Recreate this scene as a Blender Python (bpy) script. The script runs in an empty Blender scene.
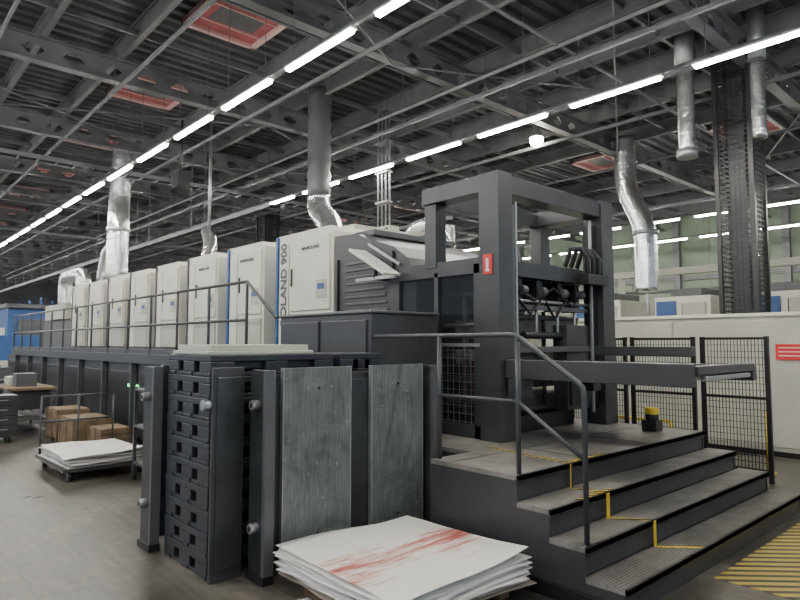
import bpy, bmesh, math, random
from mathutils import Vector, Matrix, Quaternion
random.seed(7)
S = bpy.context.scene
# ------------------------------------------------------------------ materials
def mat(name, col, rough=0.5, metal=0.0, var=0.0, scale=4.0, bump=0.0, bscale=None, emit=0.0, alpha=1.0, spec=None):
    m = bpy.data.materials.new(name); m.use_nodes = True
    nt = m.node_tree; b = nt.nodes["Principled BSDF"]
    b.inputs["Base Color"].default_value = (*col, 1)
    b.inputs["Roughness"].default_value = rough
    b.inputs["Metallic"].default_value = metal
    if spec is not None: b.inputs["Specular IOR Level"].default_value = spec
    b.inputs["Alpha"].default_value = alpha
    if emit:
        b.inputs["Emission Color"].default_value = (*col, 1)
        b.inputs["Emission Strength"].default_value = emit
    tc = nt.nodes.new("ShaderNodeTexCoord")
    if var:
        n = nt.nodes.new("ShaderNodeTexNoise"); n.inputs["Scale"].default_value = scale; n.inputs["Detail"].default_value = 6
        nt.links.new(tc.outputs["Object"], n.inputs["Vector"])
        r = nt.nodes.new("ShaderNodeValToRGB")
        r.color_ramp.elements[0].position = 0.3; r.color_ramp.elements[1].position = 0.7
        r.color_ramp.elements[0].color = (*[c*(1-var) for c in col], 1)
        r.color_ramp.elements[1].color = (*[min(1, c*(1+var)) for c in col], 1)
        nt.links.new(n.outputs["Fac"], r.inputs["Fac"]); nt.links.new(r.outputs["Color"], b.inputs["Base Color"])
    if bump:
        n2 = nt.nodes.new("ShaderNodeTexNoise"); n2.inputs["Scale"].default_value = bscale or scale*4
        nt.links.new(tc.outputs["Object"], n2.inputs["Vector"])
        bp = nt.nodes.new("ShaderNodeBump"); bp.inputs["Strength"].default_value = bump; bp.inputs["Distance"].default_value = 0.02
        nt.links.new(n2.outputs["Fac"], bp.inputs["Height"]); nt.links.new(bp.outputs["Normal"], b.inputs["Normal"])
    return m

def mat_concrete():
    m = bpy.data.materials.new("floor_concrete"); m.use_nodes = True
    nt = m.node_tree; b = nt.nodes["Principled BSDF"]
    tc = nt.nodes.new("ShaderNodeTexCoord")
    n1 = nt.nodes.new("ShaderNodeTexNoise"); n1.inputs["Scale"].default_value = 0.7; n1.inputs["Detail"].default_value = 10; n1.inputs["Roughness"].default_value = .68; n1.inputs["Distortion"].default_value = .6
    n2 = nt.nodes.new("ShaderNodeTexNoise"); n2.inputs["Scale"].default_value = 9; n2.inputs["Detail"].default_value = 8
    n3 = nt.nodes.new("ShaderNodeTexNoise"); n3.inputs["Scale"].default_value = 5; n3.inputs["Detail"].default_value = 8; n3.inputs["Roughness"].default_value = .7
    mp = nt.nodes.new("ShaderNodeMapping"); mp.inputs["Scale"].default_value = (.25, 3.5, 1); mp.inputs["Rotation"].default_value = (0, 0, .25)
    nt.links.new(tc.outputs["Object"], mp.inputs["Vector"]); nt.links.new(mp.outputs["Vector"], n3.inputs["Vector"])
    nt.links.new(tc.outputs["Object"], n1.inputs["Vector"]); nt.links.new(tc.outputs["Object"], n2.inputs["Vector"])
    mx = nt.nodes.new("ShaderNodeMath"); mx.operation = 'MULTIPLY_ADD'; mx.inputs[1].default_value = 0.25
    nt.links.new(n2.outputs["Fac"], mx.inputs[0]); nt.links.new(n1.outputs["Fac"], mx.inputs[2])
    m2 = nt.nodes.new("ShaderNodeMath"); m2.operation = 'MULTIPLY_ADD'; m2.inputs[1].default_value = 0.45
    nt.links.new(n3.outputs["Fac"], m2.inputs[0]); nt.links.new(mx.outputs[0], m2.inputs[2])
    r = nt.nodes.new("ShaderNodeValToRGB")
    e = r.color_ramp.elements; e[0].position = .68; e[0].color = (.026, .023, .019, 1); e[1].position = 1.02; e[1].color = (.145, .132, .112, 1)
    e2 = e.new(.84); e2.color = (.068, .062, .052, 1)
    nt.links.new(m2.outputs[0], r.inputs["Fac"]); nt.links.new(r.outputs["Color"], b.inputs["Base Color"])
    rr = nt.nodes.new("ShaderNodeMapRange"); rr.inputs["From Min"].default_value = .3; rr.inputs["From Max"].default_value = .7; rr.inputs["To Min"].default_value = .24; rr.inputs["To Max"].default_value = .46
    nt.links.new(n1.outputs["Fac"], rr.inputs["Value"]); nt.links.new(rr.outputs["Result"], b.inputs["Roughness"])
    return m

def mat_stripe(name, ca, cb, scale, rot=45, thr=.5):
    m = bpy.data.materials.new(name); m.use_nodes = True
    nt = m.node_tree; b = nt.nodes["Principled BSDF"]; b.inputs["Roughness"].default_value = .55
    tc = nt.nodes.new("ShaderNodeTexCoord"); mp = nt.nodes.new("ShaderNodeMapping"); mp.inputs["Rotation"].default_value = (0, 0, math.radians(rot))
    w = nt.nodes.new("ShaderNodeTexWave"); w.inputs["Scale"].default_value = scale; w.bands_direction = 'X'
    nt.links.new(tc.outputs["Object"], mp.inputs["Vector"]); nt.links.new(mp.outputs["Vector"], w.inputs["Vector"])
    r = nt.nodes.new("ShaderNodeValToRGB"); r.color_ramp.interpolation = 'CONSTANT'
    r.color_ramp.elements[0].color = (*ca, 1); r.color_ramp.elements[1].position = thr; r.color_ramp.elements[1].color = (*cb, 1)
    nt.links.new(w.outputs["Fac"], r.inputs["Fac"]); nt.links.new(r.outputs["Color"], b.inputs["Base Color"])
    return m

def mat_perf(name, base, hole, scale, thr=.35, rough=.5, metal=.0, lo=.6, hi=1.3, ns=3):
    m = bpy.data.materials.new(name); m.use_nodes = True
    nt = m.node_tree; b = nt.nodes["Principled BSDF"]; b.inputs["Roughness"].default_value = rough; b.inputs["Metallic"].default_value = metal
    tc = nt.nodes.new("ShaderNodeTexCoord"); v = nt.nodes.new("ShaderNodeTexVoronoi"); v.inputs["Scale"].default_value = scale; v.inputs["Randomness"].default_value = 0
    nt.links.new(tc.outputs["Object"], v.inputs["Vector"])
    r = nt.nodes.new("ShaderNodeValToRGB"); r.color_ramp.elements[0].position = thr-.05; r.color_ramp.elements[0].color = (*hole, 1)
    r.color_ramp.elements[1].position = thr+.05; r.color_ramp.elements[1].color = (1, 1, 1, 1)
    nt.links.new(v.outputs["Distance"], r.inputs["Fac"])
    n = nt.nodes.new("ShaderNodeTexNoise"); n.inputs["Scale"].default_value = ns; n.inputs["Detail"].default_value = 9; n.inputs["Roughness"].default_value = .7
    nt.links.new(tc.outputs["Object"], n.inputs["Vector"])
    r2 = nt.nodes.new("ShaderNodeValToRGB"); r2.color_ramp.elements[0].position = .35; r2.color_ramp.elements[0].color = (*[c*lo for c in base], 1)
    r2.color_ramp.elements[1].position = .65; r2.color_ramp.elements[1].color = (*[c*hi for c in base], 1)
    nt.links.new(n.outputs["Fac"], r2.inputs["Fac"])
    mx = nt.nodes.new("ShaderNodeMixRGB"); mx.blend_type = 'MULTIPLY'; mx.inputs[0].default_value = 1
    nt.links.new(r2.outputs["Color"], mx.inputs[1]); nt.links.new(r.outputs["Color"], mx.inputs[2])
    nt.links.new(mx.outputs["Color"], b.inputs["Base Color"])
    return m

def mat_scuffed(name, dark, lite, rough=.42, metal=.3):
    m = bpy.data.materials.new(name); m.use_nodes = True
    nt = m.node_tree; b = nt.nodes["Principled BSDF"]; b.inputs["Roughness"].default_value = rough; b.inputs["Metallic"].default_value = metal
    tc = nt.nodes.new("ShaderNodeTexCoord")
    n = nt.nodes.new("ShaderNodeTexNoise"); n.inputs["Scale"].default_value = 2.2; n.inputs["Detail"].default_value = 10; n.inputs["Roughness"].default_value = .75; n.inputs["Distortion"].default_value = 1.2
    nt.links.new(tc.outputs["Object"], n.inputs["Vector"])
    mp = nt.nodes.new("ShaderNodeMapping"); mp.inputs["Scale"].default_value = (1, 9, .6); mp.inputs["Rotation"].default_value = (.25, 0, 0)
    n2 = nt.nodes.new("ShaderNodeTexNoise"); n2.inputs["Scale"].default_value = 7; n2.inputs["Detail"].default_value = 6
    nt.links.new(tc.outputs["Object"], mp.inputs["Vector"]); nt.links.new(mp.outputs["Vector"], n2.inputs["Vector"])
    ma = nt.nodes.new("ShaderNodeMath"); ma.operation = 'MULTIPLY_ADD'; ma.inputs[1].default_value = .45
    nt.links.new(n2.outputs["Fac"], ma.inputs[0]); nt.links.new(n.outputs["Fac"], ma.inputs[2])
    r = nt.nodes.new("ShaderNodeValToRGB"); r.color_ramp.elements[0].position = .55; r.color_ramp.elements[0].color = (*dark, 1)
    r.color_ramp.elements[1].position = .9; r.color_ramp.elements[1].color = (*lite, 1)
    nt.links.new(ma.outputs[0], r.inputs["Fac"])
    n4 = nt.nodes.new("ShaderNodeTexNoise"); n4.inputs["Scale"].default_value = 38; n4.inputs["Detail"].default_value = 2
    nt.links.new(tc.outputs["Object"], n4.inputs["Vector"])
    r4 = nt.nodes.new("ShaderNodeValToRGB"); r4.color_ramp.elements[0].position = .70; r4.color_ramp.elements[0].color = (0, 0, 0, 1); r4.color_ramp.elements[1].position = .74; r4.color_ramp.elements[1].color = (1, 1, 1, 1)
    nt.links.new(n4.outputs["Fac"], r4.inputs["Fac"])
    mx = nt.nodes.new("ShaderNodeMixRGB"); nt.links.new(r4.outputs["Color"], mx.inputs[0]); nt.links.new(r.outputs["Color"], mx.inputs[1]); mx.inputs[2].default_value = (.45, .48, .46, 1)
    nt.links.new(mx.outputs["Color"], b.inputs["Base Color"])
    return m

def mat_sheet():
    m = bpy.data.materials.new("stained_sheet"); m.use_nodes = True
    nt = m.node_tree; b = nt.nodes["Principled BSDF"]; b.inputs["Roughness"].default_value = .6
    tc = nt.nodes.new("ShaderNodeTexCoord"); sx = nt.nodes.new("ShaderNodeSeparateXYZ")
    nt.links.new(tc.outputs["Object"], sx.inputs[0])
    n = nt.nodes.new("ShaderNodeTexNoise"); n.inputs["Scale"].default_value = 4.2; n.inputs["Detail"].default_value = 8; n.inputs["Roughness"].default_value = .65
    mp = nt.nodes.new("ShaderNodeMapping"); mp.inputs["Scale"].default_value = (3.4, .5, 1); mp.inputs["Rotation"].default_value = (0, 0, .12)
    nt.links.new(tc.outputs["Object"], mp.inputs["Vector"]); nt.links.new(mp.outputs["Vector"], n.inputs["Vector"])
    a = nt.nodes.new("ShaderNodeMath"); a.operation = 'SUBTRACT'; a.inputs[1].default_value = -3.05
    nt.links.new(sx.outputs["X"], a.inputs[0])
    ab = nt.nodes.new("ShaderNodeMath"); ab.operation = 'ABSOLUTE'; nt.links.new(a.outputs[0], ab.inputs[0])
    mr = nt.nodes.new("ShaderNodeMapRange"); mr.inputs["From Min"].default_value = 0; mr.inputs["From Max"].default_value = .42
    mr.inputs["To Min"].default_value = .16; mr.inputs["To Max"].default_value = -.08
    nt.links.new(ab.outputs[0], mr.inputs["Value"])
    ad = nt.nodes.new("ShaderNodeMath"); nt.links.new(mr.outputs[0], ad.inputs[0]); nt.links.new(n.outputs["Fac"], ad.inputs[1])
    r = nt.nodes.new("ShaderNodeValToRGB")
    r.color_ramp.elements[0].position = .55; r.color_ramp.elements[0].color = (.66, .64, .61, 1)
    r.color_ramp.elements[1].position = .72; r.color_ramp.elements[1].color = (.40, .10, .075, 1)
    e = r.color_ramp.elements.new(.62); e.color = (.58, .40, .34, 1)
    nt.links.new(ad.outputs[0], r.inputs["Fac"]); nt.links.new(r.outputs["Color"], b.inputs["Base Color"])
    n5 = nt.nodes.new("ShaderNodeTexNoise"); n5.inputs["Scale"].default_value = 5; n5.inputs["Detail"].default_value = 3
    nt.links.new(tc.outputs["Object"], n5.inputs["Vector"])
    bp = nt.nodes.new("ShaderNodeBump"); bp.inputs["Strength"].default_value = .6; bp.inputs["Distance"].default_value = .04
    nt.links.new(n5.outputs["Fac"], bp.inputs["Height"]); nt.links.new(bp.outputs["Normal"], b.inputs["Normal"])
    return m

M = dict(
 floor=mat_concrete(),
 deck=mat("ceiling_steel_deck", (.078, .080, .090), .6, .0, .25, 2),
 steel=mat("painted_roof_steel", (.115, .117, .125), .55, 0, .2, 2),
 wall=mat("green_wall_cladding", (.17, .22, .16), .7, 0, .15, 1),
 walld=mat("dark_wall", (.10, .11, .12), .7, 0, .3, .4),
 white=mat("machine_white", (.64, .63, .54), .4, 0, .06, 2),
 cream=mat("machine_cream", (.44, .44, .38), .45, 0, .08, 2),
 dgrey=mat("machine_dark_grey", (.040, .042, .046), .36, 0, .18, 3),
 mgrey=mat("machine_mid_grey", (.080, .084, .09), .42, 0, .15, 3),
 black=mat("black_paint", (.013, .013, .015), .38, 0, .2, 4),
 plast=mat("black_plastic", (.020, .023, .029), .4, 0, .25, 5, .1),
 rail=mat("rail_paint", (.042, .047, .052), .4),
 silver=mat("duct_silver", (.66, .68, .68), .27, .9, .12, 3, .9, 8),
 galv=mat("galvanised", (.38, .39, .40), .38, .7, .15, 6),
 blue=mat("machine_blue", (.03, .09, .26), .45),
 red=mat("sign_red", (.62, .03, .03), .45),
 redsky=mat("skylight_red", (.36, .085, .09), .6, 0, .25, 3),
 pink=mat("skylight_frame_pink", (.62, .40, .38), .5, 0, .1, 3),
 yellow=mat("safety_yellow", (.70, .50, .04), .5),
 wood=mat("pallet_wood", (.17, .115, .065), .75, 0, .3, 6, .3),
 board=mat("greyboard", (.30, .25, .20), .8, 0, .15, 5),
 paper=mat("paper_white", (.66, .65, .62), .65, 0, .04, 3),
 sheet=mat_sheet(),
 emit=mat("tube_emission", (1.0, .965, .89), .5, emit=125),
 glow=mat("lamp_emission", (1.0, .93, .75), .5, emit=140),
 glass=mat("dark_glass", (.03, .035, .04), .06, 0, alpha=.30),
 tread=mat_perf("perforated_tread", (.225, .215, .20), (.12, .12, .12), 38, .34, .45, .2),
 plate=mat_scuffed("scuffed_plate", (.080, .098, .09), (.20, .225, .21)),
 dplate=mat_perf("dark_checker_plate", (.04, .045, .048), (.5, .5, .5), 26, .3, .4, .2),
 hazard=mat_stripe("hazard_stripes", (.06, .055, .05), (.46, .36, .07), 3.2, 45, .45),
 tape=mat_stripe("hazard_tape", (.02, .02, .02), (.66, .46, .03), 5, 45, .5),
 redwood=mat("red_panel", (.14, .035, .03), .5, 0, .2, 3),
 screen=mat("screen_panel", (.50, .53, .53), .3),
 gled=mat("green_indicator", (.1, .9, .3), .4, emit=3),
)
# ------------------------------------------------------------------ builder
class B:
    def __init__(s, name, bevel=0.0):
        s.name = name; s.bm = bmesh.new(); s.ms = []; s.bevel = bevel
    def mi(s, m):
        if m not in s.ms: s.ms.append(m)
        return s.ms.index(m)
    def box(s, x0, x1, y0, y1, z0, z1, m, rot=None, piv=None):
        x0, x1 = min(x0, x1), max(x0, x1); y0, y1 = min(y0, y1), max(y0, y1); z0, z1 = min(z0, z1), max(z0, z1)
        vs = [Vector((x, y, z)) for z in (z0, z1) for y in (y0, y1) for x in (x0, x1)]
        if rot is not None:
            p = Vector(piv) if piv else Vector(((x0+x1)/2, (y0+y1)/2, (z0+z1)/2))
            vs = [p + rot @ (v-p) for v in vs]
        v = [s.bm.verts.new(c) for c in vs]
        i = s.mi(m)
        for f in ((0,2,3,1), (4,5,7,6), (0,1,5,4), (2,6,7,3), (0,4,6,2), (1,3,7,5)):
            fc = s.bm.faces.new([v[k] for k in f]); fc.material_index = i
    def prism(s, pts, a0, a1, m, axis='y'):
        def mk(p, a):
            if axis == 'y': return (p[0], a, p[1])
            if axis == 'x': return (a, p[0], p[1])
            return (p[0], p[1], a)
        n = len(pts); i = s.mi(m)
        A = [s.bm.verts.new(mk(p, a0)) for p in pts]; C = [s.bm.verts.new(mk(p, a1)) for p in pts]
        fs = [s.bm.faces.new(A), s.bm.faces.new(list(reversed(C)))]
        for k in range(n):
            fs.append(s.bm.faces.new([A[k], C[k], C[(k+1) % n], A[(k+1) % n]]))
        for f in fs: f.material_index = i
        bmesh.ops.recalc_face_normals(s.bm, faces=fs)
    def sweep(s, pts, rad, m, seg=12, cap=True, smooth=True):
        pts = [Vector(p) for p in pts]; i = s.mi(m); rings = []
        if not hasattr(rad, '__len__'): rad = [rad]*len(pts)
        up = None
        for k, p in enumerate(pts):
            if k == 0: t = pts[1]-pts[0]
            elif k == len(pts)-1: t = pts[-1]-pts[-2]
            else: t = (pts[k]-pts[k-1]).normalized() + (pts[k+1]-pts[k]).normalized()
            t.normalize()
            if up is None:
                up = t.orthogonal().normalized()
            else:
                up = (up - t*up.dot(t))
                if up.length < 1e-4: up = t.orthogonal()
                up.normalize()
            w = t.cross(up)
            rings.append([s.bm.verts.new(p + (up*math.cos(a)+w*math.sin(a))*rad[k]) for a in [2*math.pi*j/seg for j in range(seg)]])
        for k in range(len(rings)-1):
            for j in range(seg):
                f = s.bm.faces.new([rings[k][j], rings[k][(j+1) % seg], rings[k+1][(j+1) % seg], rings[k+1][j]])
                f.material_index = i; f.smooth = smooth and seg > 6
        if cap:
            f = s.bm.faces.new(list(reversed(rings[0]))); f.material_index = i
            f = s.bm.faces.new(rings[-1]); f.material_index = i
    def cyl(s, p0, p1, r, m, seg=12, r2=None):
        s.sweep([p0, p1], [r, r if r2 is None else r2], m, seg)
    def duct(s, pts, r, m, seg=20, rib=.2, amp=.055):
        P = [Vector(p) for p in pts]
        sm = [P[0]]
        for k in range(1, len(P)-1):
            a = P[k] + (P[k-1]-P[k]).normalized()*min(r*1.6, (P[k-1]-P[k]).length*.45)
            b = P[k] + (P[k+1]-P[k]).normalized()*min(r*1.6, (P[k+1]-P[k]).length*.45)
            for j in range(7):
                t = j/6; sm.append(a*(1-t)**2 + P[k]*2*t*(1-t) + b*t*t)
        sm.append(P[-1])
        out = []
        for k in range(len(sm)-1):
            L = (sm[k+1]-sm[k]).length; n = max(1, round(L/(rib/2)))
            for j in range(n):
                out.append(sm[k].lerp(sm[k+1], j/n))
        out.append(sm[-1])
        rr = [r*(1+(amp if q % 2 else 0)) for q in range(len(out))]
        s.sweep(out, rr, m, seg, smooth=True)
    def done(s, parent=None):
        me = bpy.data.meshes.new(s.name); s.bm.to_mesh(me); s.bm.free()
        for m in s.ms: me.materials.append(m)
        o = bpy.data.objects.new(s.name, me); S.collection.objects.link(o)
        if s.bevel:
            md = o.modifiers.new("bevel", 'BEVEL'); md.width = s.bevel; md.segments = 2; md.limit_method = 'ANGLE'; md.angle_limit = math.radians(50)
        if parent: o.parent = parent
        return o

def text(body, name, size, loc, rot, m, parent=None, ext=.002, off=.015):
    c = bpy.data.curves.new(name, 'FONT'); c.body = body; c.size = size; c.extrude = ext; c.offset = size*off
    c.align_x = 'CENTER'; c.align_y = 'CENTER'
    o = bpy.data.objects.new(name, c); S.collection.objects.link(o)
    bpy.context.view_layer.update()
    dg = bpy.context.evaluated_depsgraph_get(); me = bpy.data.meshes.new_from_object(o.evaluated_get(dg))
    bpy.data.objects.remove(o)
    o = bpy.data.objects.new(name, me); S.collection.objects.link(o); me.materials.clear(); me.materials.append(m)
    o.location = loc; o.rotation_euler = [math.radians(a) for a in rot]
    if parent: o.parent = parent
    return o

# ------------------------------------------------------------------ room
XF, XN, YN, YB, ZC = -62, 6, -6, 27, 7.5
b = B("floor"); b.box(XF, XN, YN, YB, -.1, 0, M['floor']); b.done()
b = B("ceiling")
i = b.mi(M['deck'])
n = int((XN-XF)/.3); prof = []
for k in range(n):
    x = XF+k*.3
    prof += [(x, ZC), (x+.12, ZC), (x+.15, ZC+.08), (x+.27, ZC+.08)]
prof.append((XF+n*.3, ZC))
A = [b.bm.verts.new((p[0], YN, p[1])) for p in prof]; C = [b.bm.verts.new((p[0], YB, p[1])) for p in prof]
for k in range(len(prof)-1):
    b.bm.faces.new([A[k], C[k], C[k+1], A[k+1]]).material_index = i
b.box(XF, XN, YN, YB, ZC+.09, ZC+.2, M['deck'])
b.done()
b = B("wall_back"); b.box(XF, XN, YB, YB+.2, 0, ZC+.1, M['wall'])
for k in range(60): b.box(XF+k*1.15, XF+k*1.15+.05, YB-.03, YB, 2.5, ZC, M['wall'])
b.box(XF, XN, YB-.06, YB, 0, 2.4, M['cream'])
b.box(XF, XN, YB-.08, YB, 4.4, 4.6, M['steel'])
for k in range(16): b.box(XF+k*4.2, XF+k*4.2+.25, YB-.3, YB-.08, 0, ZC, M['steel'])
b.done()
b = B("wall_left"); b.box(XF-.2, XF, YN, YB, 0, ZC+.1, M['walld'])
b.box(XF, XF+.05, 2, 12, 0, 3.2, M['cream'])
b.done()

b = B("roof_castellated_beams")
for k in range(16):
    x = -7.9 - 4.2*(k-3)
    if x < XF: break
    z0, z1 = 6.66, 7.12
    b.box(x-.10, x+.10, YN, YB, z0, z0+.025, M['steel']); b.box(x-.10, x+.10, YN, YB, z1-.025, z1, M['steel'])
    b.box(x-.006, x+.006, YN, YB, z0+.025, z0+.12, M['steel']); b.box(x-.006, x+.006, YN, YB, z1-.12, z1-.025, M['steel'])
    y = YN
    while y < YB-.1:
        zm = (z0+z1)/2; a = .27; c = .14
        b.prism([(y-a, z0+.12), (y+a, z0+.12), (y+c, zm), (y+a, z1-.12), (y-a, z1-.12), (y-c, zm)], x-.006, x+.006, M['steel'], 'x')
        y += .66
b.done()
b = B("roof_purlins")
for y in (-5.5, -3.4, -1.3, .8, 2.4, 3.7, 6.3, 7.6, 9.3, 10.6, 11.9, 13.5, 15.6, 19.7, 21.8, 23.9, 26):
    b.box(XF, XN, y-.05, y+.05, 7.12, 7.15, M['steel']); b.box(XF, XN, y-.01, y+.01, 7.15, 7.47, M['steel']); b.box(XF, XN, y-.05, y+.05, 7.47, 7.5, M['steel'])
x = 4.7
while x > XF+2:
    for q in (-1.05, 1.05):
        b.box(x+q-.03, x+q+.03, YN, YB, 7.2, 7.3, M['steel'])
    x -= 4.2
for y in (10.6, 21.0): b.box(XF, XN, y-.05, y+.05, 6.4, 6.5, M['steel'])
# wind bracing rods between bays
for k in range(8):
    x = -3.7-8.4*k
    for (y0, y1) in ((-1, 7), (7, 15), (15, 23)):
        b.cyl((x, y0, 6.62), (x-4.2, y1, 6.62), .018, M['steel'], 6); b.cyl((x-4.2, y0, 6.62), (x, y1, 6.62), .018, M['steel'], 6)
b.done()
b = B("sprinkler_pipes")
for (y, z, r) in ((3.6, 6.45, .035), (6.2, 6.5, .04), (12.4, 6.5, .05), (15.6, 6.5, .035), (1.6, 6.5, .03)):
    b.cyl((-55, y, z), (5, y, z), r, M['steel'], 8)
    for x in range(-54, 5, 6): b.cyl((x, y, z), (x, y, 7.2), .008, M['steel'], 5)
for x in (-5.2, -22, -31):
    b.cyl((x, -5, 6.35), (x, 26, 6.35), .025, M['steel'], 8)
b.done()
def skylight(x, y):
    b = B("skylight")
    a = .72; z0, z1 = 7.38, 7.49
    for (x0, x1, y0, y1) in ((x-a, x+a, y-a, y-a+.09), (x-a, x+a, y+a-.09, y+a), (x-a, x-a+.09, y-a, y+a), (x+a-.09, x+a, y-a, y+a)):
        b.box(x0, x1, y0, y1, z0, z1, M['pink'])
    b.box(x-a+.07, x+a-.07, y-a+.07, y+a-.07, z0+.06, z0+.08, M['redsky'])
    b.box(x-.25, x+.25, y-a+.3, y+a-.3, z0+.052, z0+.06, M['deck'])
    for t in (-.30, .30): b.box(x+t-.012, x+t+.012, y-a+.09, y+a-.09, z0+.03, z0+.05, M['pink'])
    b.done()
for k in range(8): skylight(-9.75-4.2*k, 4.95)
for k in range(8): skylight(-5.6-4.2*k, 17.6)

def light_row(Y, x0, xend=-56, z=5.6):
    b = B("linear_lamp_row")
    x = x0
    b.box(xend, x0+.8, Y-.03, Y+.03, z+.07, z+.12, M['steel'])
    while x > xend:
        b.box(x-.78, x+.78, Y-.05, Y+.05, z+.04, z+.07, M['white'])
        b.box(x-.75, x+.75, Y-.035, Y+.035, z, z+.04, M['emit'])
        for dx in (-.6, .6):
            b.cyl((x+dx, Y, z+.12), (x+dx, Y, 7.34), .006, M['steel'], 5)
        x -= 2.0
    b.done()
X1 = -1.459*4.57
light_row(4.57, X1+2*4)
X2 = -.532*8.8
light_row(8.8, X2+2*3)
light_row(.34, 2); light_row(-3.9, 2)
light_row(19.5, -1.0, -50); light_row(23.4, -.4, -50)
b = B("busbar_trunking")
b.box(-50, 4, 8.25, 8.31, 6.1, 6.16, M['steel']); b.box(-50, 4, 8.05, 8.08, 6.3, 6.35, M['galv'])
for x in range(-48, 4, 3): b.cyl((x, 8.28, 6.16), (x, 8.28, 7.4), .01, M['steel'], 5)
b.done()
b = B("cable_tray")
for (y, z, xe) in ((7.15, 4.75, -12.0), (13.2, 5.3, -12.0)):
    b.box(-55, xe, y-.2, y-.18, z, z+.1, M['steel']); b.box(-55, xe, y+.18, y+.2, z, z+.1, M['steel'])
    x = -55
    while x < xe: b.box(x, x+.04, y-.2, y+.2, z, z+.02, M['steel']); x += .4
    x = -54
    while x < xe:
        b.cyl((x, y-.19, z), (x, y-.19, 7.4), .012, M['steel'], 5); b.cyl((x, y+.19, z), (x, y+.19, 7.4), .012, M['steel'], 5); x += 4.2
    for q in range(4): b.cyl((-55, y-.12+q*.07, z+.05), (xe, y-.12+q*.07, z+.05), .025, M['black'], 6)
for x in (-16.3, -27.5):
    b.box(x-.2, x-.18, 2, 24, 6.0, 6.1, M['steel']); b.box(x+.18, x+.2, 2, 24, 6.0, 6.1, M['steel'])
    y = 2
    while y < 24: b.box(x-.2, x+.2, y, y+.04, 6.0, 6.02, M['steel']); y += .4
    for q in range(4): b.cyl((x-.12+q*.07, 2, 6.05), (x-.12+q*.07, 24, 6.05), .025, M['black'], 6)
b.done()
def hilamp(x, y, z, s=1):
    b = B("high_bay_lamp")
    b.cyl((x, y, z+.45*s), (x, y, 7.2), .012, M['steel'], 6)
    b.sweep([(x, y, z+.45*s), (x, y, z+.3*s), (x, y, z+.12*s), (x, y, z+.08*s)], [.06*s, .08*s, .16*s, .17*s], M['galv'], 20)
    b.sweep([(x, y, z+.08*s), (x, y, z), (x, y, z-.08*s), (x, y, z-.13*s)], [.15*s, .16*s, .12*s, .04*s], M['glow'], 16)
    b.done()
hilamp(-8.4, 12.05, 6.5); hilamp(-7, 22.3, 4.6)

def column(x, y, m=M['black']):
    b = B("lattice_column")
    h = .29
    for sx in (-1, 1):
        for sy in (-1, 1):
            b.box(x+sx*h-.035, x+sx*h+.035, y+sy*h-.035, y+sy*h+.035, 0, 7.1, m)
    b.box(x-.14, x+.14, y-.14, y+.14, 0, 7.1, M['dgrey'])
    z = .1
    while z < 7:
        for sy in (-1, 1):
            b.box(x-h, x+h, y+sy*h-.006, y+sy*h+.006, z, z+.018, m); b.box(x+sy*h-.006, x+sy*h+.006, y-h, y+h, z, z+.018, m)
        z += .09
    for q in range(-3, 4):
        for sy in (-1, 1):
            b.box(x+q*.08-.006, x+q*.08+.006, y+sy*h-.006, y+sy*h+.006, 0, 7, m); b.box(x+sy*h-.006, x+sy*h+.006, y+q*.08-.006, y+q*.08+.006, 0, 7, m)
    b.done()
column(-3.95, 12.0)
for x in (-20.8, -37.6): column(x, 12.0)

b = B("exhaust_duct"); b.duct([(-17.6, 5.5, 3.5), (-17.6, 5.5, 5.0), (-17.9, 5.6, 5.6), (-17.7, 5.6, 7.3)], .27, M['silver']); b.duct([(-17.6, 5.5, 4.4), (-18.4, 5.5, 4.3), (-18.8, 5.5, 3.5)], .18, M['silver'])
b.duct([(-20.0, 5.3, 3.3), (-20.0, 5.3, 3.8), (-22.0, 5.3, 3.8), (-22.0, 5.3, 2.9)], .2, M['silver'])
b.cyl((-17.6, 5.5, 3.4), (-17.6, 5.5, 3.6), .38, M['galv'], 20); b.cyl((-17.6, 5.5, 4.75), (-17.6, 5.5, 4.85), .31, M['galv'], 20); b.done()
b = B("exhaust_duct"); b.duct([(-13.2, 6.0, 3.40), (-13.5, 6.3, 4.0), (-14.6, 6.7, 4.5)], .15, M['silver']); b.cyl((-14.5, 6.7, 4.4), (-14.5, 6.7, 7.3), .04, M['galv'], 12); b.done()
b = B("exhaust_duct"); b.duct([(-11, 7.6, 4.9), (-11, 7.6, 7.3)], .24, M['mgrey'], 20, .3, .12)
b.duct([(-11, 7.6, 4.95), (-11, 7.6, 4.6), (-10.0, 7.2, 4.1), (-9.1, 6.7, 3.42)], .24, M['silver']); b.done()
b = B("exhaust_duct"); b.duct([(-7.0, 6.6, 3.38), (-6.85, 6.6, 3.5), (-6.5, 6.6, 3.5), (-6.2, 6.6, 3.12)], .12, M['silver']); b.done()
b = B("exhaust_duct"); b.duct([(-9.3, 9.9, 3.0), (-9.3, 9.9, 4.3)], .16, M['galv']); b.done()
b = B("exhaust_duct"); b.duct([(-7.1, 14.8, 2.97), (-7.1, 14.8, 4.6), (-7.6, 14.8, 5.7), (-7.6, 14.8, 7.0)], .26, M['silver']); b.cyl((-7.1, 14.8, 4.4), (-7.1, 14.8, 4.5), .31, M['galv'], 20); b.done()
b = B("drop_duct"); b.duct([(-4.55, 11.2, 5.15), (-4.55, 11.2, 6.7)], .14, M['silver']); b.cyl((-4.55, 11.2, 6.7), (-4.55, 11.2, 7.49), .17, M['galv'], 18); b.cyl((-4.55, 11.2, 5.05), (-4.55, 11.2, 5.2), .18, M['galv'], 18); b.done()
b = B("drop_duct"); b.duct([(-3.45, 11.5, 5.2), (-3.45, 11.5, 6.6)], .11, M['silver']); b.cyl((-3.45, 11.5, 6.6), (-3.45, 11.5, 7.49), .14, M['galv'], 18); b.done()
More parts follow.
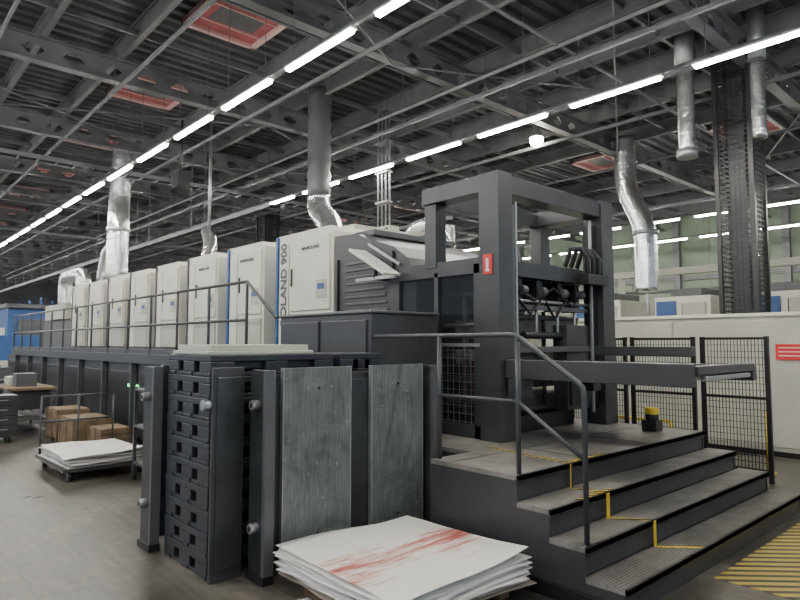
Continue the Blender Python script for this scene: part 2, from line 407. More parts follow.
b = B("service_pipes")
for q in range(4): b.cyl((-10.7+q*.1, 9.05+.03*q, 4.3), (-10.7+q*.1, 9.05+.03*q, 7.1), .022, M['galv'], 8)
for z in (4.9, 5.6, 6.3): b.box(-10.76, -10.34, 9.0, 9.18, z, z+.04, M['galv'])
b.box(-10.9, -10.25, 9.0, 9.3, 3.75, 4.35, M['cream']); b.box(-10.85, -10.3, 8.98, 9.0, 3.8, 4.3, M['mgrey'])
b.done()
b = B("loudspeaker"); b.prism([(-15.2, 5.6), (-14.8, 5.6), (-14.75, 6.0), (-15.25, 6.0)], 6.0, 6.3, M['black']); b.cyl((-15, 6.15, 6.0), (-15, 6.15, 7.4), .03, M['black'], 8); b.done()

# ------------------------------------------------------------------ printing press
press = bpy.data.objects.new("offset_printing_press", None); S.collection.objects.link(press)
YP = 4.75
b = B("printing_units", .02)
edges = [-6.47, -7.91, -9.47, -11.1, -12.66, -14.2, -15.75, -17.3, -18.85]
for k in range(8):
    xr, xl = edges[k], edges[k+1]
    zt = 3.27
    gap = .40
    xr2 = xr-gap if k else xr-.05
    b.prism([(xl, 1.62), (xr2, 1.62), (xr2, zt-.08), (xr2-.08, zt), (xl, zt)], YP, YP+2.3, M['white'])
    b.box(xl+.36, xr2-.06, YP-.03, YP, 2.15, zt-.12, M['white'])
    b.box(xl+.36, xr2-.06, YP-.025, YP, 1.62, 2.08, M['cream'])
    b.box(xl+.08, xl+.32, YP-.025, YP, 1.62, zt-.12, M['white'])
    b.box(xr2-.34, xr2-.12, YP-.045, YP-.03, 2.30, 2.55, M['cream']); b.box(xr2-.31, xr2-.15, YP-.05, YP-.045, 2.42, 2.5, M['blue'])
    b.box(xl+.42, xl+.44, YP-.055, YP-.03, 2.5, 2.75, M['dgrey'])
    b.box(xl-.015, xl+.035, YP-.035, YP+.3, 1.62, zt-.02, M['blue'] if k < 2 else M['mgrey'])
    if k:
        b.box(xr2, xr-.02, YP+.45, YP+2.1, 1.5, 2.75, M['mgrey'])
        b.box(xr2+.02, xr-.04, YP+.40, YP+.45, 1.7, 2.6, M['black'])
        b.cyl((xr2+.1, YP+.2, 1.6), (xr2+.1, YP+.2, 2.9), .03, M['galv'], 8)
        b.cyl((xr2+.22, YP+.26, 1.8), (xr2+.22, YP+.26, 2.5), .02, M['black'], 8)
    b.box(xl+.2, xr2-.2, YP+.5, YP+1.8, zt, zt+.10, M['cream'])
    b.box(xl, xr, YP, YP+2.3, 0.0, 1.62, M['dgrey'])
    b.box(xr2-.3, xr2-.2, YP-.012, YP-.001, 1.54, 1.60, M['mgrey'])
b.box(-22.6, -19.2, YP+.1, YP+2.2, 0, 2.4, M['mgrey']); b.box(-22.0, -19.6, YP, YP+2.3, 2.4, 2.85, M['cream'])
b.done(press)
text("ROLAND 900", "lettering", .205, (-7.70, YP-.03, 2.54), (90, -90, 0), M['dgrey'], press, off=.035)
for k in range(3):
    text("MANROLAND", "lettering_small", .07, (edges[k]-(.40 if k else .05)-.5, YP-.034, 3.01), (90, 0, 0), M['dgrey'], press)
b = B("dryer_section", .015)
body = [(-6.5, 0), (-4.95, 0), (-4.95, 2.45), (-5.10, 2.68), (-5.35, 2.84), (-5.9, 3.02), (-6.05, 3.08), (-6.5, 3.10)]
b.prism(body, YP, YP+2.0, M['dgrey'])
for q in range(9):
    z = 2.0+q*.085
    b.box(-6.25, -5.40+(-.02*q), YP-.016, YP, z, z+.03, M['mgrey'])
for x in (-6.42, -5.34): b.box(x, x+.025, YP-.03, YP, .8, 2.78, M['black'])
b.box(-6.3, -5.5, YP-.02, YP, 1.1, 1.8, M['mgrey'])
b.box(-6.45, -6.05, YP+.3, YP+1.8, 3.10, 3.18, M['mgrey'])
b.done(press)
b = B("control_display", .008)
R2 = Matrix.Rotation(math.radians(28), 3, 'Y')
b.box(-5.80, -5.10, YP-.2, YP-.16, 2.43, 2.47, M['galv'])
b.box(-5.85, -5.12, YP-.30, YP-.04, 2.63, 2.66, M['white'], R2)
b.box(-5.80, -5.17, YP-.27, YP-.07, 2.66, 2.665, M['screen'], R2)
b.box(-5.80, -5.16, YP-.04, YP-.005, 2.74, 2.77, M['galv'], R2)
b.cyl((-5.45, YP-.18, 2.45), (-5.45, YP-.18, 2.64), .025, M['black'], 10); b.cyl((-5.45, YP-.18, 2.45), (-5.45, YP+.02, 2.45), .02, M['black'], 10)
b.done(press)

b = B("delivery_guard", .008)
YG = 4.70
x0, x1 = -5.32, -3.96
zt = 2.56
b.box(x0+.12, x1, YG, YG+.08, 2.40, zt, M['dgrey']); b.box(x0, x1, YG, YG+.08, .75, .88, M['dgrey'])
b.box(x0, x1, YG-.002, YG+.078, 1.66, 1.695, M['galv']); b.box(x0+.12, x1, YG+.081, YG+2.1, 2.46, zt-.002, M['dgrey'])
b.prism([(x0, .75), (x0+.14, .75), (x0+.14, 2.56), (x0+.10, 2.55), (x0+.03, 2.5), (x0, 2.40)], YG, YG+.08, M['dgrey'])
b.box(x1-.1, x1, YG, YG+.08, .75, 2.5, M['dgrey']); b.box(-4.62, -4.56, YG, YG+.08, .75, 2.45, M['dgrey'])
b.box(x0+.1, x1-.1, YG+.03, YG+.036, .85, 2.42, M['glass'])
q = x0+.16
while q < x1-.1: b.box(q, q+.004, YG+.015, YG+.02, .88, 1.66, M['galv']); q += .08
z = .9
while z < 1.66: b.box(x0+.14, x1-.1, YG+.012, YG+.017, z, z+.004, M['galv']); z += .08
b.box(-4.75, -4.7, YG-.05, YG, 1.3, 1.5, M['black'])
for (zz, mm) in ((.95, 'mgrey'), (1.2, 'dgrey'), (1.45, 'cream'), (1.8, 'cream'), (2.15, 'mgrey')):
    b.box(x0+.2, x1-.15, YG+.7, YG+2.0, zz, zz+.17, M[mm])
    b.cyl((x0+.15, YG+.5, zz+.1), (x1-.15, YG+.5, zz+.1), .03, M['galv'], 10)
for xx in (-5.1, -4.7, -4.3): b.box(xx, xx+.05, YG+.54, YG+.6, .75, 2.4, M['galv'])
b.box(-5.1, -4.2, YG+.6, YG+1.9, .75, .95, M['black'])
b.box(-5.1, -4.6, YG+.5, YG+1.8, zt, zt+.08, M['mgrey'])
b.done(press)

b = B("delivery_lift_frame", .012)
ya, yb = 4.66, 6.6
ZT = 3.39
for (y0, y1) in ((ya, ya+.22), (yb, yb+.26)):
    b.box(-3.95, -3.70, y0, y1, .75, ZT, M['dgrey'])
    b.box(-4.75, -4.58, y0+.03, y1-.03, 2.5, ZT-.19, M['dgrey'])
    b.box(-4.77, -3.951, y0+.005, y1-.005, ZT-.18, ZT-.005, M['dgrey'])
b.box(-3.93, -3.72, ya+.221, yb-.001, ZT-.2, ZT-.02, M['dgrey'])
b.box(-4.73, -4.6, ya+.221, yb-.001, ZT-.2, ZT-.04, M['dgrey'])
b.box(-3.90, -3.75, ya+.225, ya+.32, .76, ZT-.3, M['mgrey']); b.box(-3.90, -3.78, yb-.1, yb-.002, 1.0, ZT-.3, M['black'])
b.box(-3.98, -3.80, ya+.33, yb-.11, 2.38, 2.54, M['dgrey']); b.box(-4.2, -4.1, ya+.2, yb, 2.25, 2.40, M['dgrey'])
b.box(-3.9, -3.84, ya+.33, yb-.11, 2.05, 2.10, M['mgrey'])
for y in (5.15, 5.5, 5.9, 6.25):
    b.box(-4.05, -3.86, y, y+.09, 2.05, 2.37, M['black']); b.cyl((-3.83, y+.02, 2.25), (-3.83, y+.10, 2.25), .05, M['mgrey'], 14)
    b.cyl((-3.9, y+.04, 1.75), (-3.9, y+.04, 2.05), .018, M['galv'], 8)
b.sweep([(-3.85, 5.1, 2.2), (-3.8, 5.3, 2.0), (-3.85, 5.6, 2.2), (-3.8, 5.75, 1.95), (-3.85, 6.1, 2.25)], .015, M['black'], 8)
b.sweep([(-3.85, 5.0, 2.3), (-3.82, 5.4, 2.15), (-3.85, 5.8, 2.3), (-3.8, 6.1, 2.1), (-3.85, 6.4, 2.3)], .015, M['black'], 8)
b.cyl((-3.85, 4.99, 2.14), (-3.85, 6.5, 2.14), .018, M['galv'], 8)
b.cyl((-4.0, 4.99, 1.98), (-4.0, 6.5, 1.98), .03, M['mgrey'], 8)
for dy in (0, .12, .24):
    b.sweep([(-3.66, 6.2+dy, 2.49), (-3.66, 6.2+dy, 2.66), (-3.7, 6.14+dy, 2.76), (-3.8, 6.08+dy, 2.76), (-3.86, 6.05+dy, 2.56)], .03, M['black'], 8)
b.box(-3.75, -3.62, 6.15, 6.59, 2.36, 2.48, M['black'])
for y in (5.02, 6.46): b.box(-3.80, -3.77, y, y+.03, .9, 3.14, M['galv'])
b.box(-4.05, -4.02, 5.0, 5.04, 1.0, 2.05, M['black']); b.box(-4.05, -4.02, 5.85, 5.89, 1.0, 2.05, M['black']); b.box(-4.05, -4.02, 5.0, 5.89, 1.55, 1.6, M['black'])
b.box(-4.04, -4.035, 5.04, 5.85, 1.0, 2.05, M['glass'])
b.box(-4.9, -4.0, 5.05, 6.4, .75, .92, M['black'])
b.box(-4.55, -4.5, 5.2, 6.3, .95, 1.5, M['redwood'])
b.box(-4.3, -4.2, 5.1, 5.4, 1.5, 2.0, M['mgrey']); b.box(-4.25, -4.1, 5.5, 5.62, 1.5, 2.2, M['galv'])
b.box(-4.0, -3.82, 6.0, 6.5, .95, 1.9, M['dgrey']); b.box(-3.82, -3.80, 6.05, 6.45, 1.0, 1.4, M['black'])
b.cyl((-3.9, 5.3, 1.78), (-3.9, 6.4, 1.78), .04, M['black'], 12)
b.box(-3.86, -3.8, 4.99, 6.45, 1.60, 1.66, M['mgrey'])
b.done(press)
b = B("sheet_table", .008)
b.box(-3.69, -1.95, 4.72, 4.82, 1.36, 1.54, M['dgrey']); b.box(-3.69, -1.95, 6.05, 6.15, 1.36, 1.50, M['dgrey'])
b.box(-3.69, -2.03, 4.82, 6.05, 1.44, 1.48, M['dgrey'])
b.box(-2.02, -1.93, 4.83, 6.04, 1.45, 1.52, M['dgrey'])
b.box(-2.3, -2.24, 4.83, 6.04, 1.37, 1.43, M['galv']); b.box(-2.9, -2.84, 4.83, 6.04, 1.37, 1.43, M['galv'])
b.box(-1.97, -1.92, 4.95, 5.9, 1.40, 1.44, M['galv'])
b.box(-3.69, -2.6, 6.35, 6.45, 1.56, 1.66, M['dgrey'])
b.box(-3.66, -3.5, 4.72, 4.9, 1.18, 1.355, M['dgrey']); b.box(-3.66, -3.5, 6.0, 6.15, 1.18, 1.355, M['dgrey'])
b.done(press)
b = B("fire_extinguisher_sign"); b.box(-3.89, -3.78, YG-.052, YG-.042, 2.37, 2.57, M['red']); b.box(-3.85, -3.82, YG-.056, YG-.05, 2.42, 2.53, M['paper']); b.box(-3.86, -3.81, YG-.056, YG-.05, 2.40, 2.42, M['paper']); b.done(press)
b = B("warning_beacon"); b.cyl((-5.2, YG-.06, 1.95), (-5.2, YG-.06, 2.05), .05, M['red'], 14); b.box(-5.24, -5.16, YG-.1, YG, 1.9, 1.95, M['black']); b.done(press)

b = B("gallery_walkway", .006)
gy = 3.62
b.box(-20.5, -6.05, gy, YP, 1.44, 1.50, M['tread']); b.box(-20.5, -6.05, gy-.02, gy, 1.36, 1.52, M['dgrey'])
x = -6.05
while x > -20.3:
    b.box(x-1.45, x-.05, gy+.08, gy+.12, .12, 1.36, M['dgrey']); b.box(x-1.35, x-.15, gy+.06, gy+.08, .3, 1.2, M['black'])
    b.box(x-.06, x, gy, gy+.1, 0, 1.4, M['mgrey'])
    x -= 1.55
for x in (-10.2, -10.6, -11.0): b.box(x, x+.12, gy+.05, gy+.06, .95, 1.0, M['gled'])
x = -6.8
while x > -20.5:
    b.cyl((x, gy+.03, 1.5), (x, gy+.03, 2.45), .02, M['rail'], 8); x -= 1.05
for z in (2.45, 1.98): b.cyl((-20.5, gy+.03, z), (-6.8, gy+.03, z), .02, M['rail'], 8)
b.sweep([(-6.8, gy+.03, 2.45), (-6.1, gy+.03, 1.98)], .02, M['rail'], 8)
b.box(-20.5, -6.8, gy+.02, gy+.03, 1.5, 1.6, M['dgrey'])
b.done(press)
b = B("drive_cabinet", .012)
b.box(-6.03, -4.42, 3.66, 4.55, 0, 1.98, M['dgrey']); b.box(-5.98, -5.26, 3.64, 3.66, .1, 1.92, M['dgrey']); b.box(-5.2, -4.48, 3.64, 3.66, .1, 1.92, M['dgrey'])
b.box(-6.05, -4.40, 3.64, 4.57, 1.98, 2.01, M['mgrey'])
b.done(press)

# ------------------------------------------------------------------ stepped platform
b = B("stepped_platform", .006)
xs = [-2.72, -2.45, -2.18, -1.91]; zs = [.75, .5625, .375, .1875]
XW = -3.60
for k in range(4):
    z = zs[k]; ye = 6.92+.1*k
    xl = XW if k == 0 else xs[k-1]-.02
    b.box(xl, xs[k], 3.62, ye, z-.035, z, M['tread'])
    b.box(xs[k]-.02, xs[k], 3.62, ye, z-.055, z+.004, M['black'])
    b.box(xs[k]-.05, xs[k]-.03, 3.64, ye, z-.1875, z-.05, M['dgrey'])
    b.box(xl, xs[k]-.02, 3.622, 3.645, 0, z-.036, M['dgrey'])
    b.box(xl, xs[k]-.02, ye-.02, ye, 0, z-.036, M['dgrey'])
b.box(-5.4, XW, 4.12, 6.92, .715, .749, M['tread']); b.box(-4.4, XW, 4.12, 4.14, 0, .715, M['dgrey'])
b.box(XW-.01, XW+.01, 3.63, 4.14, 0, .715, M['dgrey'])
b.box(-2.9, -1.86, 3.58, 3.62, .0, .09, M['black'])
b.box(-3.4, -3.39, 3.63, 6.9, .751, .753, M['black'])
for y in (4.6, 5.7): b.box(-3.7, -2.74, y, y+.01, .751, .753, M['black'])
def tape(ax, ay, bx, by, z):
    d = Vector((bx-ax, by-ay, 0)); L = d.length; R = Matrix.Rotation(math.atan2(d.y, d.x), 3, 'Z')
    cx, cy = (ax+bx)/2, (ay+by)/2
    b.box(cx-L/2, cx+L/2, cy-.022, cy+.022, z+.001, z+.004, M['tape'], R)
tape(-3.68, 4.42, -2.74, 4.30, .75); tape(-2.70, 4.30, -2.47, 4.36, .5625); tape(-2.43, 4.36, -2.2, 4.55, .375); tape(-2.16, 4.55, -1.93, 4.8, .1875)
tape(-2.76, 4.32, -2.76, 4.9, .75); tape(-2.48, 4.0, -2.48, 4.5, .5625)
b.box(-2.719, -2.712, 4.28, 4.32, .56, .75, M['tape']); b.box(-2.449, -2.44, 4.34, 4.38, .375, .56, M['tape']); b.box(-2.179, -2.17, 4.53, 4.57, .19, .375, M['tape'])
b.done()
b = B("stair_handrail")
yr = 3.68; r = .019
b.sweep([(-4.4, yr, 1.76), (-2.84, yr, 1.76), (-2.78, yr, 1.755), (-2.73, yr, 1.73), (-2.26, yr, 1.43), (-2.23, yr, 1.40), (-2.22, yr, 1.35), (-2.22, yr, .38)], r, M['rail'], 10)
b.cyl((-2.76, yr, .752), (-2.76, yr, 1.75), r, M['rail'], 10); b.cyl((-3.56, yr, .752), (-3.56, yr, 1.76), r, M['rail'], 10)
b.cyl((-3.56, yr, 1.27), (-2.76, yr, 1.27), .015, M['rail'], 10); b.cyl((-2.76, yr, 1.27), (-2.22, yr, .92), .015, M['rail'], 10)
b.done()
b = B("safety_scanner", .005); b.box(-3.2, -3.04, 6.45, 6.61, .755, .87, M['black']); b.cyl((-3.12, 6.53, .87), (-3.12, 6.53, .93), .07, M['black'], 16); b.cyl((-3.12, 6.53, .93), (-3.12, 6.53, 1.0), .07, M['yellow'], 16); b.done()
b = B("floor_hazard_marking"); b.box(-1.84, -1.30, 4.75, 7.6, 0.0005, .004, M['hazard']); b.done()

# ------------------------------------------------------------------ pallets
def plastic_pallet(b, x0, x1, y0, y1, z, m, h=.15):
    b.box(x0, x1, y0, y1, z+h-.05, z+h, m)
    dx, dy = (x1-x0), (y1-y0)
    b.box(x0+.05, x1-.05, y0+.05, y1-.05, z+.05, z+h-.05, m)
    for i in range(3):
        for j in range(3):
            cx = x0+.10+i*(dx-.20)/2; cy = y0+.10+j*(dy-.20)/2
            b.box(cx-.098, cx+.098, cy-.098, cy+.098, z+.03, z+h-.05, m)
    for j in range(3):
        cy = y0+.07+j*(dy-.14)/2; b.box(x0, x1, cy-.06, cy+.06, z, z+.03, m)
    for i in range(3):
        cx = x0+.07+i*(dx-.14)/2; b.box(cx-.06, cx+.06, y0, y1, z, z+.03, m)
def wood_pallet(b, x0, x1, y0, y1, z=0, h=.142):
    m = M['wood']
    n = 7
    for i in range(n):
        w = (x1-x0)/n; b.box(x0+i*w, x0+i*w+w*.75, y0, y1, z+h-.022, z+h, m)
    for j in range(3):
        cy = y0+.06+j*(y1-y0-.12)/2
        b.box(x0, x1, cy-.05, cy+.05, z+h-.042, z+h-.022, m); b.box(x0, x1, cy-.05, cy+.05, z, z+.02, m)
        for i in range(3):
            cx = x0+.07+i*(x1-x0-.14)/2; b.box(cx-.07, cx+.07, cy-.05, cy+.05, z+.02, z+h-.042, m)
b = B("plastic_pallet_stack", .006)
z = 0.0
for k in range(10):
    o = random.uniform(-.012, .012)
    plastic_pallet(b, -5.03+o, -4.25+o, 2.0, 3.11, z, M['plast'], .16); z += .161
b.box(-5.0, -4.33, 2.02, 2.95, z, z+.03, M['cream']); b.box(-4.97, -4.36, 2.05, 2.92, z+.03, z+.075, M['cream'])
b.done()
b = B("plastic_pallet_stack", .006)
z = 0
for k in range(10): plastic_pallet(b, -6.3, -5.5, 2.5, 3.55, z, M['plast'], .16); z += .161
b.done()
b = B("plastic_pallet_stack", .006)
z = 0
for k in range(10): plastic_pallet(b, -5.0, -4.2, 3.14, 3.60, z, M['plast'], .16); z += .161
b.done()

def plate_rack(name, x, y0, y1, panels, pm, h=1.5):
    b = B(name, .005)
    for (ya_, s) in ((y0, -1), (y1, 1)):
        b.box(x-.10, x+.10, ya_-.03, ya_+.03, .06, h, M['dplate'])
        b.box(x-.12, x+.14, ya_-.045, ya_+.045, 0, .06, M['black'])
        b.box(x+.10, x+.14, ya_-.04, ya_+.04, .06, h, M['mgrey'])
        for z in (.38, 1.25):
            b.cyl((x+.02, ya_+s*.03, z), (x+.02, ya_+s*.09, z), .036, M['galv'], 14)
            b.cyl((x+.02, ya_+s*.09, z), (x+.02, ya_+s*.095, z), .018, M['black'], 10)
    for z in (.12, .75, h-.08): b.box(x-.06, x-.021, y0+.03, y1-.03, z-.04, z+.04, M['dgrey'])
    for (pa, pb) in panels:
        b.box(x+.03, x+.06, pa, pb, .09, h+.01, pm)
        b.box(x+.02, x+.062, pa-.010, pa, .085, h+.012, M['galv']); b.box(x+.02, x+.062, pb, pb+.010, .085, h+.012, M['galv'])
        for zz in (.25, 1.35):
            b.cyl((x+.06, (pa+pb)/2, zz), (x+.066, (pa+pb)/2, zz), .012, M['black'], 10)
    b.box(x-.02, x+.015, y0+.03, y1-.03, .2, h-.1, M['dplate'])
    return b.done()
plate_rack("foldable_platform_rack", -4.03, 2.29, 3.98, [(2.45, 3.07), (3.30, 3.88)], M['plate'])
plate_rack("foldable_platform_rack", -5.27, 1.96, 3.3, [(2.03, 2.6), (2.65, 3.2)], M['dplate'])
b = B("steel_guard_plate", .006); b.box(-4.215, -4.185, 1.99, 2.24, 0, 1.52, M['dgrey']); b.box(-4.185, -4.17, 2.02, 2.21, .08, 1.45, M['dplate'])
b.cyl((-4.23, 1.99, 1.25), (-4.23, 1.93, 1.25), .04, M['galv'], 14); b.done()

def sheet_pile(name, x0, x1, y0, y1, z0, n, t, top, ang=.05, off=.03, wav=.7):
    b = B(name)
    for k in range(n):
        a = random.uniform(-ang, ang); ox = random.uniform(-off, off); oy = random.uniform(-off, off)
        m = random.choice([M['paper'], M['paper'], M['board']])
        zz = z0+k*t; N = 8; i = b.mi(m)
        ph = random.uniform(0, 6); cx, cy = (x0+x1)/2+ox, (y0+y1)/2+oy
        ca, sa = math.cos(a), math.sin(a)
        lay = []
        for side in (0, 1):
            g = []
            for u in range(N+1):
                row = []
                for v in range(N+1):
                    px = (u/N-.5)*(x1-x0); py = (v/N-.5)*(y1-y0)
                    e = max(abs(u/N-.5), abs(v/N-.5))*2
                    w = (wav*t)*math.sin(ph+px*6+py*5)*e*(k > 0)
                    row.append(b.bm.verts.new((cx+px*ca-py*sa, cy+px*sa+py*ca, zz+(t*.6 if side else 0)+w)))
                g.append(row)
            lay.append(g)
            for u in range(N):
                for v in range(N):
                    q = [g[u][v], g[u+1][v], g[u+1][v+1], g[u][v+1]]
                    f = b.bm.faces.new(q if side else q[::-1]); f.material_index = i; f.smooth = True
        A_, C_ = lay
        for u in range(N):
            for (p, q) in (((u, 0), (u+1, 0)), ((u+1, N), (u, N)), ((0, u+1), (0, u)), ((N, u), (N, u+1))):
                f = b.bm.faces.new([A_[p[0]][p[1]], A_[q[0]][q[1]], C_[q[0]][q[1]], C_[p[0]][p[1]]]); f.material_index = i
    zz = z0+n*t; N = 20; i = b.mi(top); g = []
    for u in range(N+1):
        row = []
        for v in range(N+1):
            fx, fy = u/N, v/N
            lift = .07*max(0, (fx+fy-1.3))**1.5*1.2 + .012*math.sin(fx*7+fy*2)*math.sin(fy*6)+.014 - .03*max(0, fx-.85)*6*(1-fy)*.6
            row.append(b.bm.verts.new((x0+.02+(x1-x0)*fx+.02*fy, y0-.02+(y1-y0)*fy-.03*fx, zz+lift)))
        g.append(row)
    for u in range(N):
        for v in range(N):
            f = b.bm.faces.new([g[u][v], g[u+1][v], g[u+1][v+1], g[u][v+1]]); f.material_index = i; f.smooth = True
    return b
b = B("waste_sheet_pallet"); wood_pallet(b, -3.62, -2.64, 2.40, 3.40, 0, .10)
b.box(-3.5, -3.0, 2.05, 2.30, .001, .03, M['board']); b.box(-3.45, -2.95, 2.08, 2.32, .03, .045, M['paper'])
wp = b.done()
b = sheet_pile("stained_sheets", -3.76, -2.54, 2.30, 3.48, .102, 20, .0095, M['sheet'], .12, .06, 1.3); b.done(wp)

b = B("sheet_trolley")
cx0, cx1, cy0, cy1 = -9.75, -8.3, 2.05, 3.1
b.box(cx0, cx1, cy0, cy1, .12, .16, M['dgrey'])
for (x, y) in ((cx0+.1, cy0+.1), (cx1-.1, cy0+.1), (cx0+.1, cy1-.1), (cx1-.1, cy1-.1)): b.cyl((x, y-.03, .06), (x, y+.03, .06), .06, M['black'], 14)
for y in (cy0+.05, (cy0+cy1)/2, cy1-.05): b.cyl((cx0+.03, y, .16), (cx0+.03, y, .95), .015, M['rail'], 8)
b.cyl((cx0+.03, cy0+.05, .95), (cx0+.03, cy1-.05, .95), .015, M['rail'], 8); b.cyl((cx0+.03, cy0+.05, .6), (cx0+.03, cy1-.05, .6), .015, M['rail'], 8)
tr = b.done()
b = sheet_pile("paper_sheets", cx0+.12, cx1-.02, cy0+.05, cy1-.05, .162, 8, .016, M['paper']); b.done(tr)
def crate(x, y, s=.5, h=.45, m=M['wood'], z=0):
    b = B("wooden_crate", .004)
    b.box(x, x+s*1.4, y, y+s, z+.05, z+h, m)
    for q in range(4):
        zz = z+.06+q*(h-.06)/4; b.box(x-.012, x+s*1.4+.012, y-.012, y+s+.012, zz, zz+(h-.06)/4-.02, m)
    for xx in (x-.02, x+s*.66, x+s*1.34): b.box(xx, xx+.06, y-.025, y-.01, z, z+h, m)
    b.box(x, x+.1, y, y+s, z, z+.05, m); b.box(x+s*1.3, x+s*1.4, y, y+s, z, z+.05, m)
    b.done()
crate(-11.4, 2.75, .55, .5); crate(-12.5, 2.8, .5, .55); crate(-10.5, 2.95, .42, .4)

def workbench(x, y, w=1.8, d=.8, h=.86, top='wood'):
    b = B("workbench", .005)
    b.box(x, x+w, y, y+d, h-.05, h, M[top])
    for (px, py) in ((x+.05, y+.05), (x+w-.1, y+.05), (x+.05, y+d-.1), (x+w-.1, y+d-.1)): b.box(px, px+.05, py, py+.05, 0, h-.05, M['mgrey'])
    b.box(x+.05, x+w-.05, y+.05, y+d-.05, .25, .28, M['mgrey'])
    b.box(x+w*.55, x+w-.1, y+.06, y+d-.1, .45, h-.06, M['dgrey'])
    b.box(x+.2, x+.7, y+.2, y+.6, h, h+.16, M['cream']); b.box(x+1.0, x+1.35, y+.2, y+.55, h, h+.25, M['mgrey'])
    b.done()
workbench(-15.0, 2.3); workbench(-17.6, 2.3, 2.0, .8, .9, 'mgrey'); workbench(-22.5, 2.6, 2.2, .8, 1.1, 'cream')
b = B("rolling_cabinet", .01); b.box(-12.8, -12.3, 1.8, 2.3, .1, .8, M['dgrey'])
for q in range(4): b.box(-12.3, -12.285, 1.83, 2.27, .14+q*.165, .28+q*.165, M['dgrey']); b.cyl((-12.27, 1.95, .23+q*.165), (-12.27, 2.15, .23+q*.165), .008, M['galv'], 6)
for (x, y) in ((-12.7, 1.9), (-12.4, 1.9), (-12.7, 2.2), (-12.4, 2.2)): b.cyl((x, y-.02, .05), (x, y+.02, .05), .05, M['black'], 12)
b.done()
def stack_cart(x, y):
    b = B("parts_trolley", .004)
    for dx in (0, .8):
        for dy in (0, .6): b.box(x+dx, x+dx+.04, y+dy, y+dy+.04, .1, 1.15, M['rail']); b.cyl((x+dx+.02, y+dy, .05), (x+dx+.02, y+dy+.04, .05), .05, M['black'], 12)
    for z in (.2, .65, 1.1): b.box(x, x+.84, y, y+.64, z, z+.03, M['mgrey'])
    b.box(x+.1, x+.6, y+.1, y+.5, .23, .5, M['board']); b.box(x+.2, x+.7, y+.1, y+.4, .68, .85, M['cream'])
    b.done()
stack_cart(-8.0, 2.75); stack_cart(-19.6, 2.4)
b = B("blue_storage_machine", .02)
b.box(-37, -33, 5.6, 8.4, 0, 3.3, M['blue']); b.box(-36.8, -33.5, 5.5, 5.6, .6, 2.4, M['white']); b.box(-33, -32.9, 6, 8, .4, 2.8, M['mgrey']); b.box(-37.2, -32.8, 5.5, 8.5, 3.3, 3.5, M['mgrey'])
b.done()
b = B("sheet_cutter_machine", .02)
b.box(-31, -28, 4.0, 6.2, 0, 1.0, M['cream']); b.box(-30.6, -28.6, 4.6, 6.0, 1.0, 2.0, M['blue']); b.box(-30.2, -29, 4.4, 4.6, 1.1, 1.8, M['dgrey'])
b.done()
b = B("storage_rack", .01)
for x in (-44, -41.2, -38.4):
    for y in (8, 9.2): b.box(x, x+.1, y, y+.1, 0, 4.2, M['blue'])
for z in (.3, 1.6, 2.9):
    b.box(-44, -38.3, 8, 9.3, z, z+.1, M['yellow'])
    for q in range(5): b.box(-43.7+q*1.1, -42.9+q*1.1, 8.1, 9.1, z+.1, z+.8, M['board'])
b.done()

# ------------------------------------------------------------------ background
b = B("partition_cabinets", .01)
yw = 10.4
b.box(-14, 4, yw, yw+.5, .08, 2.1, M['cream']); b.box(-14, 4, yw-.03, yw+.53, 2.1, 2.16, M['white']); b.box(-14, 4, yw+.02, yw+.48, 0, .08, M['black'])
x = -14
while x < 4:
    b.box(x+.01, x+2.35, yw-.02, yw, .15, 2.05, M['cream']); b.box(x+2.2, x+2.23, yw-.04, yw-.02, 1.0, 1.2, M['dgrey']); x += 2.36
b.done()
b = B("red_notice_sign"); b.box(-3.02, -2.5, yw-.045, yw-.022, 1.45, 1.68, M['red'])
for z in (1.50, 1.56, 1.62): b.box(-2.98, -2.54, yw-.049, yw-.045, z, z+.014, M['paper'])
b.done()
b = B("offset_printing_press", .02)
for k in range(14):
    x = -3.2-k*2.1
    b.box(x-1.25, x, 14, 16.2, 0, 2.75, M['white']); b.box(x-1.2, x-.75, 13.96, 14, 2.2, 2.65, M['blue']); b.box(x-.6, x-.1, 13.96, 14, 2.1, 2.6, M['cream'])
    b.box(x-2.1, x-1.25, 14.3, 16, 0, 2.2, M['mgrey']); b.box(x-1.0, x-.3, 14.3, 15.6, 2.75, 2.95, M['mgrey'])
    b.box(x-.62, x-.6, 13.96, 14, 2.1, 2.6, M['dgrey'])
    b.box(x-2.1, x, 13.9, 13.94, 1.3, 1.36, M['galv'])
    b.cyl((x-1.7, 14.6, 2.2), (x-1.7, 14.6, 2.9), .05, M['galv'], 10)
b.done()
b = B("overhead_gantry", .01)
for x in (-1.0, -9.5, -18):
    b.box(x-.08, x+.08, 18.0, 18.16, 0, 3.9, M['cream'])
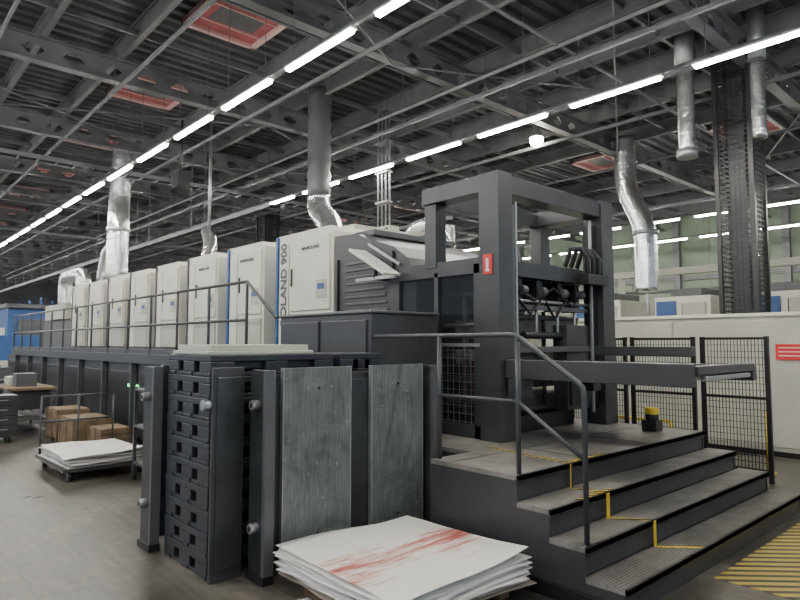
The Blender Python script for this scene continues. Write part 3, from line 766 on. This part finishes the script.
b.box(-18.1, -.9, 17.98, 18.18, 3.7, 3.9, M['cream']); b.box(-18.1, -.9, 18.4, 18.5, 3.2, 3.3, M['steel'])
for x in (-4, -13): b.box(x-.05, x+.05, 18.0, 18.5, 3.3, 3.7, M['cream'])
b.done()
b = B("safety_fence")
yf = 8.4
def fpanel(xa, xb):
    b.box(xa, xa+.05, yf-.025, yf+.025, 0, 1.78, M['black']); b.box(xb-.05, xb, yf-.025, yf+.025, 0, 1.78, M['black'])
    b.box(xa-.05, xa+.1, yf-.06, yf+.06, 0, .012, M['black'])
    for z in (.12, 1.0, 1.74): b.box(xa, xb, yf-.015, yf+.015, z, z+.03, M['black'])
    q = xa+.05
    while q < xb-.05: b.box(q, q+.008, yf-.003, yf+.003, .12, 1.75, M['black']); q += .04
    z = .15
    while z < 1.74: b.box(xa, xb, yf-.003, yf+.003, z, z+.006, M['black']); z += .08
fpanel(-3.33, -2.52); fpanel(-4.3, -3.4); fpanel(-5.3, -4.36)
b.done()
b = B("yellow_bollard"); b.cyl((-2.75, 9.0, 0), (-2.75, 9.0, .8), .03, M['yellow'], 12); b.cyl((-2.75, 9.0, 0), (-2.75, 9.0, .02), .08, M['yellow'], 16); b.sweep([(-2.75, 9.0, .8), (-2.75, 9.0, .83)], [.03, .01], M['yellow'], 12); b.done()
b = B("yellow_guard_rail")
for x in (-5.6, -4.2): b.cyl((x, 9.4, 0), (x, 9.4, .5), .025, M['yellow'], 10)
b.cyl((-5.6, 9.4, .5), (-4.2, 9.4, .5), .025, M['yellow'], 10)
b.done()

# ------------------------------------------------------------------ world & camera
w = bpy.data.worlds.new("World"); S.world = w; w.use_nodes = True
w.node_tree.nodes["Background"].inputs[0].default_value = (.76, .86, 1, 1)
w.node_tree.nodes["Background"].inputs[1].default_value = .75
cam = bpy.data.cameras.new("camera"); co = bpy.data.objects.new("camera", cam); S.collection.objects.link(co)
cam.sensor_width = 36; cam.lens = 612/800*36; cam.clip_end = 200
co.location = (0, 0, 1.7); co.rotation_euler = (math.radians(94.0), 0, math.radians(47.7))
S.camera = co
